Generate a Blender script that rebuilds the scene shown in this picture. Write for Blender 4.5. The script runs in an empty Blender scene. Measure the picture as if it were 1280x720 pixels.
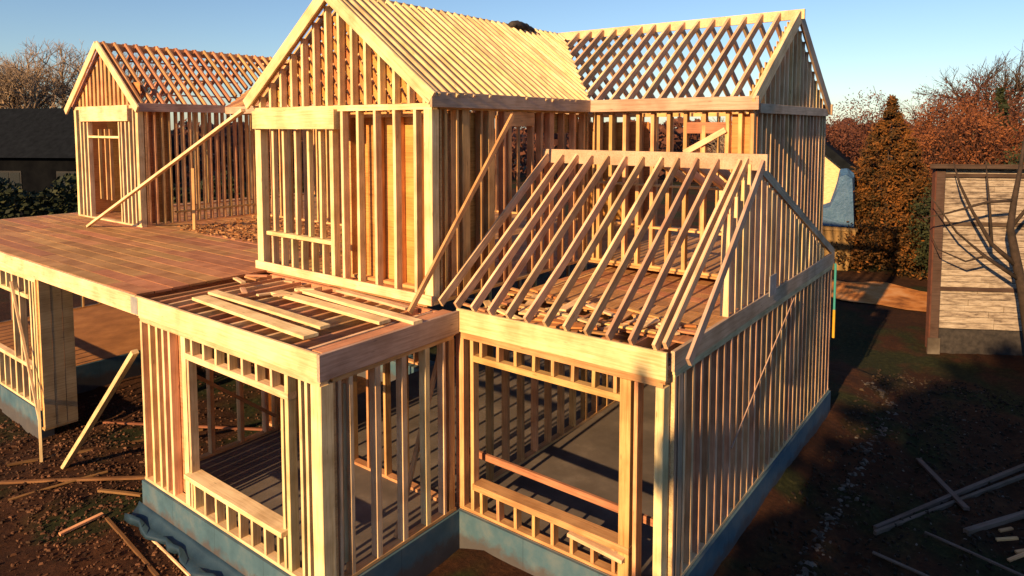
import bpy, math, random
from mathutils import Vector, Matrix, noise
R = math.radians
SC = bpy.context.scene
COL = SC.collection
V = Vector

# ------------------------------------------------------------------ camera
cam_d = bpy.data.cameras.new('camera'); cam = bpy.data.objects.new('camera', cam_d); COL.objects.link(cam)
cam.location = (-4.902, -6.579, 5.675)
cam.rotation_euler = (R(90 - 4.05), 0, R(37.29 - 90))
cam_d.sensor_width = 36; cam_d.lens = 856.2 / 1280 * 36; cam_d.shift_y = -141.28 / 1280
cam_d.clip_start = .1; cam_d.clip_end = 3000
SC.camera = cam

# ------------------------------------------------------------------ light
SUN_E, SUN_P = R(20), R(-2)
S = V((-math.cos(SUN_E) * math.cos(SUN_P), math.cos(SUN_E) * math.sin(SUN_P), math.sin(SUN_E)))
w = bpy.data.worlds.new('World'); SC.world = w; w.use_nodes = True
nt = w.node_tree; sky = nt.nodes.new('ShaderNodeTexSky'); sky.sky_type = 'NISHITA'; sky.sun_disc = False
sky.sun_elevation = SUN_E; sky.sun_rotation = math.atan2(S.x, S.y); sky.air_density = 1.0; sky.dust_density = .3; sky.ozone_density = 1.6
bg = nt.nodes['Background']; bg.inputs['Strength'].default_value = .072
tn = nt.nodes.new('ShaderNodeMix'); tn.data_type = 'RGBA'; tn.blend_type = 'MULTIPLY'; tn.inputs[0].default_value = 1; tn.inputs[7].default_value = (.70, .78, .90, 1)
nt.links.new(sky.outputs[0], tn.inputs[6]); nt.links.new(tn.outputs[2], bg.inputs[0])
sd = bpy.data.lights.new('sun', 'SUN'); sd.energy = 4.6; sd.angle = R(.6); sd.color = (1, .61, .27)
sun = bpy.data.objects.new('sun', sd); COL.objects.link(sun); sun.rotation_euler = S.to_track_quat('Z', 'Y').to_euler()
SC.view_settings.view_transform = 'Standard'; SC.view_settings.look = 'None'; SC.view_settings.gamma = 1
SC.view_settings.exposure = 1.08

# ------------------------------------------------------------------ materials
def newmat(name):
    m = bpy.data.materials.new(name); m.use_nodes = True; n = m.node_tree
    return m, n, n.nodes['Principled BSDF']
def ramp(n, stops):
    r = n.nodes.new('ShaderNodeValToRGB'); e = r.color_ramp.elements
    while len(e) < len(stops): e.new(.5)
    for k, (p, c) in zip(e, stops): k.position = p; k.color = (*c, 1)
    return r
def mth(n, op, a, b=None):
    x = n.nodes.new('ShaderNodeMath'); x.operation = op
    for i, v in enumerate((a, b)):
        if v is None: continue
        if isinstance(v, (int, float)): x.inputs[i].default_value = v
        else: n.links.new(v, x.inputs[i])
    return x.outputs[0]
def mixc(n, f, a, b, mode='MIX'):
    x = n.nodes.new('ShaderNodeMix'); x.data_type = 'RGBA'; x.blend_type = mode
    for i, v in ((0, f), (6, a), (7, b)):
        if isinstance(v, (int, float)): x.inputs[i].default_value = v
        elif isinstance(v, tuple): x.inputs[i].default_value = (*v, 1)
        else: n.links.new(v, x.inputs[i])
    return x.outputs[2]
def wood(name, base, dark, rough=.7, island=False, knots=.5, vary=.25):
    m, n, b = newmat(name)
    tc = n.nodes.new('ShaderNodeTexCoord'); oi = n.nodes.new('ShaderNodeObjectInfo')
    rnd = oi.outputs['Random']
    if island:
        g = n.nodes.new('ShaderNodeNewGeometry'); rnd = g.outputs['Random Per Island']
    off = n.nodes.new('ShaderNodeCombineXYZ')
    n.links.new(mth(n, 'MULTIPLY', rnd, 91.0), off.inputs[0]); n.links.new(mth(n, 'MULTIPLY', rnd, 37.0), off.inputs[1])
    add = n.nodes.new('ShaderNodeVectorMath'); add.operation = 'ADD'
    n.links.new(tc.outputs['Object'], add.inputs[0]); n.links.new(off.outputs[0], add.inputs[1])
    mp = n.nodes.new('ShaderNodeMapping'); mp.inputs['Scale'].default_value = (1.1, 26, 26); n.links.new(add.outputs[0], mp.inputs[0])
    ns = n.nodes.new('ShaderNodeTexNoise'); ns.inputs['Scale'].default_value = 1.6; ns.inputs['Detail'].default_value = 6; ns.inputs['Roughness'].default_value = .65
    n.links.new(mp.outputs[0], ns.inputs[0])
    r = ramp(n, [(.3, dark), (.52, base), (.75, tuple(min(1, c * 1.18) for c in base))]); n.links.new(ns.outputs[0], r.inputs[0])
    mp2 = n.nodes.new('ShaderNodeMapping'); mp2.inputs['Scale'].default_value = (1.6, 7, 7); n.links.new(add.outputs[0], mp2.inputs[0])
    vo = n.nodes.new('ShaderNodeTexVoronoi'); vo.inputs['Scale'].default_value = 1.3; n.links.new(mp2.outputs[0], vo.inputs[0])
    kr = ramp(n, [(.05, (1, 1, 1)), (.11, (0, 0, 0))]); n.links.new(vo.outputs['Distance'], kr.inputs[0])
    c = mixc(n, mth(n, 'MULTIPLY', kr.outputs[0], knots), r.outputs[0], tuple(x * .3 for x in dark))
    # broad dirt and water marks
    ns2 = n.nodes.new('ShaderNodeTexNoise'); ns2.inputs['Scale'].default_value = 2.2; ns2.inputs['Detail'].default_value = 4; n.links.new(add.outputs[0], ns2.inputs[0])
    dr = ramp(n, [(.35, (.66, .6, .55)), (.6, (1, 1, 1))]); n.links.new(ns2.outputs[0], dr.inputs[0])
    c = mixc(n, .8, c, dr.outputs[0], 'MULTIPLY')
    hs = n.nodes.new('ShaderNodeHueSaturation')
    n.links.new(mth(n, 'ADD', mth(n, 'MULTIPLY', rnd, vary * 1.6), 1 - vary), hs.inputs['Value'])
    n.links.new(mth(n, 'ADD', mth(n, 'MULTIPLY', mth(n, 'FRACT', mth(n, 'MULTIPLY', rnd, 7.31)), .035), .483), hs.inputs['Hue'])
    n.links.new(c, hs.inputs['Color']); n.links.new(hs.outputs[0], b.inputs['Base Color'])
    b.inputs['Roughness'].default_value = rough; b.inputs['Specular IOR Level'].default_value = .25
    bp = n.nodes.new('ShaderNodeBump'); bp.inputs['Strength'].default_value = .35; bp.inputs['Distance'].default_value = .004
    n.links.new(ns.outputs[0], bp.inputs['Height']); n.links.new(bp.outputs[0], b.inputs['Normal'])
    return m
def rough_mat(name, stops, scale=1.0, rough=.9, bump=.3, dist=.02, detail=8, vec='Object', spec=.3, stretch=None, scale2=None):
    m, n, b = newmat(name)
    tc = n.nodes.new('ShaderNodeTexCoord'); src = tc.outputs[vec]
    if stretch:
        mp = n.nodes.new('ShaderNodeMapping'); mp.inputs['Scale'].default_value = stretch; n.links.new(src, mp.inputs[0]); src = mp.outputs[0]
    ns = n.nodes.new('ShaderNodeTexNoise'); ns.inputs['Scale'].default_value = scale; ns.inputs['Detail'].default_value = detail; ns.inputs['Roughness'].default_value = .62
    n.links.new(src, ns.inputs[0]); r = ramp(n, stops); n.links.new(ns.outputs[0], r.inputs[0])
    n.links.new(r.outputs[0], b.inputs['Base Color']); b.inputs['Roughness'].default_value = rough; b.inputs['Specular IOR Level'].default_value = spec
    bp = n.nodes.new('ShaderNodeBump'); bp.inputs['Strength'].default_value = bump; bp.inputs['Distance'].default_value = dist
    n.links.new(ns.outputs[0], bp.inputs['Height']); n.links.new(bp.outputs[0], b.inputs['Normal'])
    return m
W_STUD = wood('stud_wood', (.68, .41, .19), (.48, .25, .10), vary=.32)
W_PALE = wood('pale_wood', (.80, .63, .38), (.62, .43, .22), knots=.55, vary=.2)
W_RAFT = wood('rafter_wood', (.74, .51, .32), (.54, .33, .19), vary=.32)
W_RIM = wood('weathered_rim_wood', (.52, .38, .29), (.36, .25, .18), vary=.15)
W_BROWN = wood('brown_wood', (.54, .29, .15), (.36, .17, .08), vary=.3)
W_DARK = wood('dark_wood', (.075, .052, .042), (.04, .028, .024))
W_OSB = wood('sheathing_board', (.56, .27, .09), (.36, .15, .045), island=True, knots=.2)
W_DECK = wood('deck_board', (.44, .23, .11), (.29, .14, .06), island=True, knots=.25, vary=.2)
M_SLAB = rough_mat('slab_concrete', [(.3, (.075, .066, .064)), (.55, (.12, .105, .10)), (.75, (.19, .17, .16))], 1.3, .85, .2, .01)
M_SUNNED = rough_mat('sun_tinted_floor', [(.3, (.20, .09, .035)), (.55, (.32, .15, .06)), (.75, (.42, .22, .09))], 1.5, .85, .3, .01)  # orange of the sunlight under the deck is put into this slab colour
M_FOUND = rough_mat('coated_foundation', [(.25, (.03, .075, .12)), (.5, (.05, .11, .165)), (.75, (.11, .15, .18))], 2.2, .75, .25, .01)
M_MEMB = rough_mat('membrane', [(.3, (.012, .03, .055)), (.7, (.025, .055, .09))], 2, .45, .5, .03)
M_METAL = rough_mat('joint_steel', [(.3, (.22, .23, .25)), (.7, (.35, .35, .37))], 8, .5, .1, .005)
M_BLACK = rough_mat('black_felt', [(.3, (.012, .012, .014)), (.7, (.05, .045, .045))], 6, .8, .4, .01)
M_BARK = rough_mat('bark', [(.3, (.05, .035, .027)), (.7, (.12, .085, .06))], 6, .9, .6, .03, stretch=(1, 1, .3))
M_DBARK = rough_mat('dark_bark', [(.3, (.018, .014, .012)), (.7, (.05, .035, .03))], 6, .9, .6, .03)
M_RTWIG = rough_mat('red_twig', [(.3, (.05, .025, .018)), (.7, (.13, .06, .04))], 3, .9, .2, .02)
M_TWIG = rough_mat('pale_twig', [(.3, (.16, .12, .09)), (.7, (.36, .27, .19))], 3, .9, .2, .02)
def leaf_mat(name, a, b_, c, scale=.9):
    m, n, b = newmat(name)
    tc = n.nodes.new('ShaderNodeTexCoord'); g = n.nodes.new('ShaderNodeNewGeometry')
    ns = n.nodes.new('ShaderNodeTexNoise'); ns.inputs['Scale'].default_value = scale; ns.inputs['Detail'].default_value = 3; n.links.new(tc.outputs['Object'], ns.inputs[0])
    f = mth(n, 'ADD', mth(n, 'MULTIPLY', ns.outputs[0], .75), mth(n, 'MULTIPLY', g.outputs['Random Per Island'], .3))
    r = ramp(n, [(.32, a), (.52, b_), (.74, c)]); n.links.new(f, r.inputs[0]); n.links.new(r.outputs[0], b.inputs['Base Color'])
    b.inputs['Roughness'].default_value = .7; b.inputs['Specular IOR Level'].default_value = .2
    return m
L_ORANGE = leaf_mat('autumn_leaves', (.05, .02, .011), (.13, .045, .018), (.23, .09, .035))
L_RUST = leaf_mat('rust_leaves', (.04, .018, .014), (.09, .034, .022), (.15, .062, .036))
L_CONE = leaf_mat('conifer_leaves', (.012, .014, .006), (.07, .035, .010), (.19, .075, .016))
L_DARK = leaf_mat('evergreen_leaves', (.01, .016, .008), (.022, .03, .013), (.045, .05, .02))
L_SHADE = leaf_mat('added_shade_leaves', (.03, .035, .012), (.05, .05, .018), (.08, .065, .02))

# ------------------------------------------------------------------ object helpers
def put(name, verts, faces, mat, parent=None, mw=None, smooth=False):
    me = bpy.data.meshes.new(name); me.from_pydata([tuple(v) for v in verts], [], faces); me.update()
    me.materials.append(mat)
    if smooth:
        for p in me.polygons: p.use_smooth = True
    o = bpy.data.objects.new(name, me); COL.objects.link(o)
    place(o, parent, mw or Matrix.Identity(4)); return o
WM = {}
def place(o, parent, mw):
    WM[o.name] = mw
    if parent is not None:
        o.parent = parent; o.matrix_local = WM[parent.name].inverted() @ mw
    else: o.matrix_local = mw
def tag(o, label=None, cat=None, group=None, kind=None):
    if label: o['label'] = label
    if cat: o['category'] = cat
    if group: o['group'] = group
    if kind: o['kind'] = kind
    return o
def root(name, loc, label, cat, group=None):
    o = bpy.data.objects.new(name, None); COL.objects.link(o); o.empty_display_size = .2
    place(o, None, Matrix.Translation(loc)); return tag(o, label, cat, group)
def frame(a, b, hint):
    x = (b - a).normalized(); z = (V(hint) - x * x.dot(V(hint))).normalized(); y = z.cross(x)
    m = Matrix((x, y, z)).transposed().to_4x4(); m.translation = a; return m
def bar(L, w, d, ch=.004, bow=.006, seg=3, rn=random):
    """chamfered board along +x, width w on y, depth d on z, with a slight bow"""
    c = min(ch, w * .2, d * .2); hw, hd = w / 2, d / 2
    sec = [(-hw + c, -hd), (hw - c, -hd), (hw, -hd + c), (hw, hd - c), (hw - c, hd), (-hw + c, hd), (-hw, hd - c), (-hw, -hd + c)]
    bow = min(bow, L * .006)
    by, bz = rn.uniform(-bow, bow) , rn.uniform(-bow, bow)
    vs = []; fs = []
    for i in range(seg + 1):
        t = i / seg; k = 4 * t * (1 - t)
        for (y, z) in sec: vs.append((L * t, y + by * k, z + bz * k))
    for i in range(seg):
        for j in range(8):
            a, b = i * 8 + j, i * 8 + (j + 1) % 8
            fs.append((a, b, b + 8, a + 8))
    fs.append(tuple(range(7, -1, -1))); fs.append(tuple(seg * 8 + j for j in range(8)))
    return vs, fs
rnd = random.Random(7)
def board(name, parent, a, b, w, d, hint, mat, bow=.006, ch=.004, jit=.0):
    a, b = V(a), V(b)
    if jit:
        a = a + V([rnd.uniform(-jit, jit) for _ in range(3)]); b = b + V([rnd.uniform(-jit, jit) for _ in range(3)])
    vs, fs = bar((b - a).length, w, d, ch, bow, 3, rnd)
    return put(name, vs, fs, mat, parent, frame(a, b, hint))
def boxes(name, parent, L, mat, mw=None):
    """several axis-aligned boxes (x0,x1,y0,y1,z0,z1) in one mesh of one part"""
    vs, fs = [], []
    for x0, x1, y0, y1, z0, z1 in L:
        k = len(vs)
        vs += [(x0, y0, z0), (x1, y0, z0), (x1, y1, z0), (x0, y1, z0), (x0, y0, z1), (x1, y0, z1), (x1, y1, z1), (x0, y1, z1)]
        fs += [tuple(k + i for i in f) for f in ((0, 3, 2, 1), (4, 5, 6, 7), (0, 1, 5, 4), (1, 2, 6, 5), (2, 3, 7, 6), (3, 0, 4, 7))]
    return put(name, vs, fs, mat, parent, mw)

# ------------------------------------------------------------------ ground
def cuts(segs):
    out = []
    for a, b, st in segs:
        x = a
        while x < b - 1e-6: out.append(x); x += st
    out.append(segs[-1][1]); return out
gx = cuts([(-900, -100, 100), (-100, -20, 8), (-20, -3, 1), (-3, 14, .14), (14, 30, .5), (30, 110, 5), (110, 900, 90)])
gy = cuts([(-900, -100, 100), (-100, -20, 8), (-20, -9, 1), (-9, -3, .14), (-3, 2.4, .5), (2.4, 11, .14), (11, 30, .8), (30, 110, 6), (110, 900, 90)])
def gz(x, y):
    z = -.62 + .05 * noise.noise(V((x * .35, y * .35, 1))) * 2
    if 0 < x < 14 and y < 0: z += .17 * math.exp(-max(0, -3.3 - y) * 1.6)
    if 3 < x < 16 and -9 < y < -3.6:
        for c in (-4.75, -6.3): z -= .07 * math.exp(-((y - c - .25 * math.sin(x * .5)) / .16) ** 2) - .04 * math.exp(-((y - c - .3 - .25 * math.sin(x * .5)) / .12) ** 2)
    if -8 < x < 24 and -14 < y < 18:
        z += .045 * noise.noise(V((x * 1.9, y * 1.9, 4))) + .03 * noise.noise(V((x * 5, y * 5, 9)))
        z += .05 * max(0, noise.noise(V((x * .9 + y * .5, y * 3.0, 2)))) if y > 2 else 0
    return z
vs = [(x, y, gz(x, y)) for x in gx for y in gy]; ny = len(gy)
fs = [(i * ny + j, (i + 1) * ny + j, (i + 1) * ny + j + 1, i * ny + j + 1) for i in range(len(gx) - 1) for j in range(ny - 1)]
m, n, b = newmat('soil')
tc = n.nodes.new('ShaderNodeTexCoord')
def noi(s, d=8, rr=.6):
    x = n.nodes.new('ShaderNodeTexNoise'); x.inputs['Scale'].default_value = s; x.inputs['Detail'].default_value = d; x.inputs['Roughness'].default_value = rr
    n.links.new(tc.outputs['Object'], x.inputs[0]); return x.outputs[0]
n1, n2, n3 = noi(.9), noi(9, 6, .7), noi(.35, 3)
r1 = ramp(n, [(.3, (.014, .007, .004)), (.5, (.036, .015, .008)), (.66, (.075, .032, .014)), (.8, (.17, .085, .04))]); n.links.new(mth(n, 'ADD', mth(n, 'MULTIPLY', n1, .5), mth(n, 'MULTIPLY', n2, .5)), r1.inputs[0])
r2 = ramp(n, [(.3, (.008, .011, .004)), (.55, (.02, .024, .008)), (.75, (.05, .05, .02))]); n.links.new(n2, r2.inputs[0])
gm = ramp(n, [(.5, (0, 0, 0)), (.58, (1, 1, 1))]); n.links.new(n3, gm.inputs[0])
n.links.new(mixc(n, gm.outputs[0], r1.outputs[0], r2.outputs[0]), b.inputs['Base Color']); b.inputs['Roughness'].default_value = .95; b.inputs['Specular IOR Level'].default_value = .15
bp = n.nodes.new('ShaderNodeBump'); bp.inputs['Strength'].default_value = .7; bp.inputs['Distance'].default_value = .05; n.links.new(n2, bp.inputs['Height']); n.links.new(bp.outputs[0], b.inputs['Normal'])
M_SOIL = m
tag(put('ground', vs, fs, M_SOIL, smooth=True), 'dark bare soil of the building plot', kind='structure')

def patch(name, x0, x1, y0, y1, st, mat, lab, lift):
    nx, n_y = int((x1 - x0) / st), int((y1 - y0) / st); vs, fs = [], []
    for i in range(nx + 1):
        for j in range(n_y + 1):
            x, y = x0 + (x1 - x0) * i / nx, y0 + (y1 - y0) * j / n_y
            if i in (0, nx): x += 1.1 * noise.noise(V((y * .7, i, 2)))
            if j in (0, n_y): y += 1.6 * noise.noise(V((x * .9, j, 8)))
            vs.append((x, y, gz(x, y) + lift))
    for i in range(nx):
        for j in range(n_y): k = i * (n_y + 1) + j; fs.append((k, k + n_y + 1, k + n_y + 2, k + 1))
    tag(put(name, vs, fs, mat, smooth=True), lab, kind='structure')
patch('painted_sun_strip', 21.6, 25.2, -9, 8, .4, rough_mat('painted_sun_orange', [(.35, (.22, .08, .02)), (.5, (.50, .20, .05)), (.7, (.62, .34, .15))], 1.2, .9, .3, .03), 'strip of soil beyond the yard, sunlight painted in orange', .05)  # far soil strip coloured orange to stand for sunlight on it

# ------------------------------------------------------------------ house frame
H = root('house_frame', (0, 0, 0), 'unfinished timber frame house, open studs and rafters on blue foundation', 'house')
ZT = 6.02
# foundation and slab
rects = [(0, 2.44, 0, 4.6), (2.44, 10.7, -3.29, 4.6), (10.7, 11.95, -2.78, 4.6), (.05, 12, 11.3, 17)]
for rr_ in (rects[:3], rects[3:]):
    boxes('foundation', H, [(a - .03, b + (.03 if b > 4 else -.035), c - .03, d + .03, -.95, -.012) for a, b, c, d in rr_] + ([(-.02, .25, 9.1, 11.28, -.95, -.01)] if len(rr_) == 1 else []), M_FOUND)
    boxes('floor_slab', H, [(a + .01, b + (.02 if b < 11 else 0), c + .01, d - .01, -.3, -.002 * i) for i, (a, b, c, d) in enumerate(rr_)], M_SLAB if len(rr_) > 1 else M_SUNNED)

def splash(m):
    n = m.node_tree; b = n.nodes['Principled BSDF']; src = b.inputs['Base Color'].links[0].from_socket
    tc = n.nodes.new('ShaderNodeTexCoord'); sp = n.nodes.new('ShaderNodeSeparateXYZ'); n.links.new(tc.outputs['Object'], sp.inputs[0])
    ns = n.nodes.new('ShaderNodeTexNoise'); ns.inputs['Scale'].default_value = 3.5; ns.inputs['Detail'].default_value = 8; ns.inputs['Roughness'].default_value = .7; n.links.new(tc.outputs['Object'], ns.inputs[0])
    h = mth(n, 'ADD', sp.outputs[2], mth(n, 'MULTIPLY', ns.outputs[0], -.55))
    r = ramp(n, [(.0, (1, 1, 1)), (.12, (0, 0, 0))]); n.links.new(mth(n, 'ADD', h, .66), r.inputs[0])
    # vertical form joints every 1.2 m
    sx = mth(n, 'FRACT', mth(n, 'MULTIPLY', mth(n, 'ADD', sp.outputs[0], mth(n, 'ADD', sp.outputs[1], 100.0)), .83))
    j = ramp(n, [(.0, (.45, .45, .45)), (.012, (1, 1, 1))]); n.links.new(sx, j.inputs[0])
    c = mixc(n, 1.0, src, j.outputs[0], 'MULTIPLY')
    n.links.new(mixc(n, mth(n, 'MULTIPLY', r.outputs[0], .6), c, (.07, .035, .02)), b.inputs['Base Color'])
splash(M_FOUND)
class Wall:
    """a stud wall: plates are the part's own mesh, every member a sub-part"""
    def __init__(s, p0, p1, z0, z1, depth=.13, mat=None, label=None, top=True, name='wall_frame', sole=True):
        s.p0, s.p1 = V((*p0, 0)), V((*p1, 0)); s.dir = (s.p1 - s.p0).normalized(); s.n = V((-s.dir.y, s.dir.x, 0))
        s.L = (s.p1 - s.p0).length; s.z0, s.z1, s.d = z0, z1, depth; s.mat = mat or W_STUD
        mw = frame(s.p0 + V((0, 0, z0)), s.p1 + V((0, 0, z0)), (0, 0, 1))
        h = z1 - z0; B = [(0, s.L, -depth / 2, depth / 2, 0, .045)] if sole else []
        if top: B += [(0, s.L, -depth / 2, depth / 2, h - .045, h), (.02, s.L - .03, -depth / 2 + .003, depth / 2 - .003, h - .092, h - .045)]
        if top and sole: B += [(e, e + .04, -depth / 2 + .006, depth / 2 - .006, .045, h - .092) for e in (.021, s.L - .071)]
        s.o = boxes(name, H, B, s.mat, mw)
        s.a = z0 + (.045 if sole else 0); s.b = z1 - (.093 if top else 0)
        if label: s.o['label'] = label
    def at(s, t, z, off=0): return s.p0 + s.dir * t + s.n * off + V((0, 0, z))
    def stud(s, t, a=None, b=None, w=.05, d=None, name='stud', mat=None, off=0, jit=.004):
        a = s.a if a is None else a; b = s.b if b is None else b
        return board(name, s.o, s.at(t + rnd.uniform(-jit, jit), a, off), s.at(t + rnd.uniform(-jit, jit), b, off), w, d or s.d - .006, s.n, mat or s.mat, bow=.004)
    def run(s, t0, t1, step, **k):
        nn = max(1, round((t1 - t0) / step))
        for i in range(nn + 1): s.stud(t0 + (t1 - t0) * i / nn, **k)
    def rail(s, t0, t1, z, h=.045, name='header', mat=None, off=0, d=None):
        return board(name, s.o, s.at(t0, z + h / 2, off), s.at(t1, z + h / 2, off), d or s.d - .002, h, (0, 0, 1), mat or s.mat, bow=.002)
    def panel(s, t0, t1, z0, z1, off, name='wall_sheathing', mat=None, pw=.6, vertical=True):
        B = []; t = t0
        while t < t1 - .02:
            e = min(t1, t + pw); B.append((t + .004, e - .004, off - .006 + rnd.uniform(0, .003), off + .006 + rnd.uniform(0, .003), z0 - s.z0 + rnd.uniform(0, .01), z1 - s.z0 - rnd.uniform(0, .01))); t = e
        return boxes(name, s.o, B, mat or W_OSB, frame(s.p0 + V((0, 0, s.z0)), s.p1 + V((0, 0, s.z0)), (0, 0, 1)))

# --- entry block, front wall (t = B) and right wall (t = A)
f = Wall((.07, 0), (.07, 4.6), 0, 2.69, label='front wall of the low flat block, window opening with sill', mat=W_PALE)
board('corner_post', f.o, (.10, .10, .046), (.10, .10, 2.6), .2, .19, (1, 0, 0), W_PALE, ch=.008)
for t in (.30, .42): f.stud(t, w=.05)
f.stud(.70, w=.07); f.stud(.80, w=.05, b=2.27)
f.stud(3.12, w=.05, b=2.27); f.stud(3.24, w=.12)
for t in (3.66, 3.86, 4.05, 4.28, 4.55): f.stud(t, w=.06)
f.rail(.66, 3.20, 2.275, .09, mat=W_PALE); f.rail(.74, 3.16, .50, .07, name='sill', mat=W_PALE, d=.24, off=.03)
for i in range(8): f.stud(.95 + i * .30, b=.495, name='cripple_stud')
for i in range(7): f.stud(1.02 + i * .33, a=2.37, name='cripple_stud')
f.panel(3.32, 4.5, .05, 2.6, -.08, mat=W_BROWN, pw=.2)
s_ = Wall((0.17, .07), (2.38, .07), 0, 2.69, label='right side wall of the low flat block')
for t, w_ in ((.12, .05), (.30, .06), (.73, .09), (1.20, .09), (1.64, .09), (1.98, .05)): s_.stud(t, w=w_, mat=W_PALE)
s_.stud(2.13, w=.12, mat=W_STUD)
board('offcut_block', s_.o, (.42, .12, 0.2), (.45, .12, 2.5), .08, .09, (1, 0, 0), W_PALE)
board('diagonal_brace', s_.o, (1.35, .19, .02), (2.3, .19, 2.5), .05, .07, (0, 1, 0), W_BROWN)
l_ = Wall((.15, 4.53), (2.4, 4.53), 0, 2.85, label='left inner wall of the low flat block')
for t in (.35, .95, 1.5, 2.0, 2.2): l_.stud(t, w=.07)
board('diagonal_brace', l_.o, (.2, 4.44, 2.0), (2.3, 4.44, .3), .06, .04, (0, 1, 0), W_STUD)
k = Wall((2.44, .15), (2.44, 4.9), 0, 2.85, label='inner wall behind the low flat block')
k.run(.15, 4.7, .42)
k.panel(3.3, 4.6, .1, 2.7, -.08)
# joists of the flat roof and rim beams
def part(name, vs_fs_mat=None, **kw): pass
fr = boxes('roof_deck_frame', H, [(.06, 2.35, .02, .22, 2.955, 2.998), (2.30, 2.36, .25, 4.5, 2.80, 2.96)], W_BROWN)
fr['label'] = 'open joists of the flat block roof'
for i in range(15):
    y = .40 + i * .29
    board('floor_joist', fr, (.04, y, 2.86), (2.29, y + rnd.uniform(-.02, .02), 2.86), .055, .19, (0, 0, 1), W_BROWN if i % 3 else W_RAFT, bow=.01)
board('rim_beam', H, (.0, .022, 2.845), (.0, 4.62, 2.845), .05, .31, (0, 0, 1), W_PALE, ch=.006, bow=.004)
board('rim_beam', H, (.0, 4.64, 2.845), (.0, 11.0, 2.845), .05, .31, (0, 0, 1), W_PALE, ch=.006, bow=.004)
board('rim_beam', H, (.0, 11.01, 2.845), (.0, 17.0, 2.845), .05, .31, (0, 0, 1), W_PALE, ch=.006, bow=.004)
boxes('joint_plate', H, [(-.031, -.026, 4.55, 4.78, 2.71, 2.98)], M_METAL)
board('rim_beam', H, (-.024, -.004, 2.835), (2.42, -.004, 2.835), .05, .33, (0, 0, 1), W_RIM, ch=.006)
# --- wing: front wall (t = -B), side gable wall (t = A)
g = Wall((2.53, 0.1), (2.53, -3.24), 0, 2.68, label='front wall of the right wing with wide window opening')
g.stud(.10, w=.14); g.stud(.33, w=.06)
for t, w_ in ((2.82, .15), (2.97, .05)): g.stud(t, w=w_, d=.16)
g.stud(3.28, w=.11, d=.17, mat=W_PALE)
g.rail(.36, 2.75, 2.28, .09); g.rail(.36, 2.9, .37, .09, name='sill', d=.22, off=.02)
for i in range(8): g.stud(.5 + i * .31, b=.365, name='cripple_stud')
for i in range(8): g.stud(.5 + i * .31, a=2.375, name='cripple_stud')
board('offcut_block', g.o, (2.44, -1.95, .36), (2.44, -2.75, .30), .05, .16, (1, 0, 0), W_PALE)
board('diagonal_brace', g.o, (2.75, .05, .75), (2.9, -3.1, .62), .05, .1, (0, 0, 1), W_BROWN)
board('rim_beam', H, (2.46, .03, 2.855), (2.46, -3.26, 2.855), .05, .34, (0, 0, 1), W_PALE, ch=.006)
sd_ = Wall((2.63, -3.22), (10.7, -3.22), 0, 2.76, label='long right side wall of the wing, close studs', mat=W_PALE)
sd_.run(.06, 8.0, .275, w=.065, mat=W_RAFT)
sd_.stud(.2, w=.13, mat=W_RIM)
board('diagonal_brace', sd_.o, (4.63, -3.295, 1.05), (7.72, -3.295, 2.62), .03, .015, (0, 1, 0), W_RIM)
board('rim_beam', H, (2.60, -3.27, 2.885), (10.78, -3.27, 2.885), .05, .25, (0, 0, 1), W_RIM, ch=.006)
boxes('joint_plate', H, [(6.2, 6.55, -3.315, -3.30, 2.95, 3.28)], M_METAL)
KA, KZ = 5.3, 5.27
rf = boxes('roof_frame', H, [(KA - .025, KA + .025, -3.50, .52, KZ - .24, KZ + .0)], W_RIM)
rf['label'] = 'open lean rafters over the right wing'
for i in range(13):
    y = .36 - i * .315
    if i == 12: y = -3.46
    e = (2.45, 3.0) if i < 12 else (2.62, 2.86)
    board('rafter', rf, (e[0], y, e[1] + .05), (KA - .04, y + rnd.uniform(-.03, .03), KZ - .13), .044, .14, (-.6, 0, 1), W_RAFT if i < 12 else W_RIM, bow=.025)
board('rafter', rf, (2.5, -3.215, 3.09), (KA - .04, -3.215, KZ - .10), .05, .12, (-.6, 0, 1), W_RAFT, bow=.003)
# back slope: rake board on the gable end and a few rafters
board('rafter', rf, (10.75, -3.27, 3.0), (KA + .03, -3.27, KZ - .08), .05, .15, (.4, 0, 1), W_RIM, bow=.003)
for i in range(5):
    y = -2.9 + i * .3
    board('rafter', rf, (6.75, y, 3.0 + (10.7 - 6.75) * .42), (KA + .03, y, KZ - .09), .05, .15, (.4, 0, 1), W_RAFT)
i = 0; x = 3.1
while x < 10.3:
    zt = (2.98 + (x - 2.5) * (KZ - 3.0) / (KA - 2.5) if x < KA else KZ - (x - KA) * (KZ - 3.0) / (10.7 - KA)) - (.10 if x < KA else .14)
    if zt > 3.12 and x > 4.2: board('gable_stud', sd_.o, (x, -3.22, 3.012), (x, -3.22, zt), .055, .12, (0, 1, 0), W_PALE)
    x += .27; i += 1
# inner left wall and back wall of wing
iw = Wall((2.7, .12), (10.5, .12), 0, 2.85, label='inner wall of the right wing'); iw.run(.2, 7.6, .42, w=.06)
bw = Wall((10.63, .0), (10.63, -3.1), 0, 2.85, label='back wall of the right wing'); bw.run(.2, 2.9, .4); bw.panel(.1, 3.0, .05, 2.8, .08)
# attic floor of the wing
tr = boxes('attic_floor', H, [(3.55 + i * .30, 3.55 + i * .30 + .294, -3.18 + (i * 37 % 5) * .01, .38, 2.80 + (i % 2) * .002, 2.825 + (i % 2) * .002) for i in range(24) if i not in (1,)], W_DECK)
for i in range(8):
    y = -.05 - i * .40
    board('floor_joist', tr, (2.5, y, 2.71), (6.8, y, 2.71), .05, .16, (0, 0, 1), W_BROWN, bow=.01)

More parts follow.
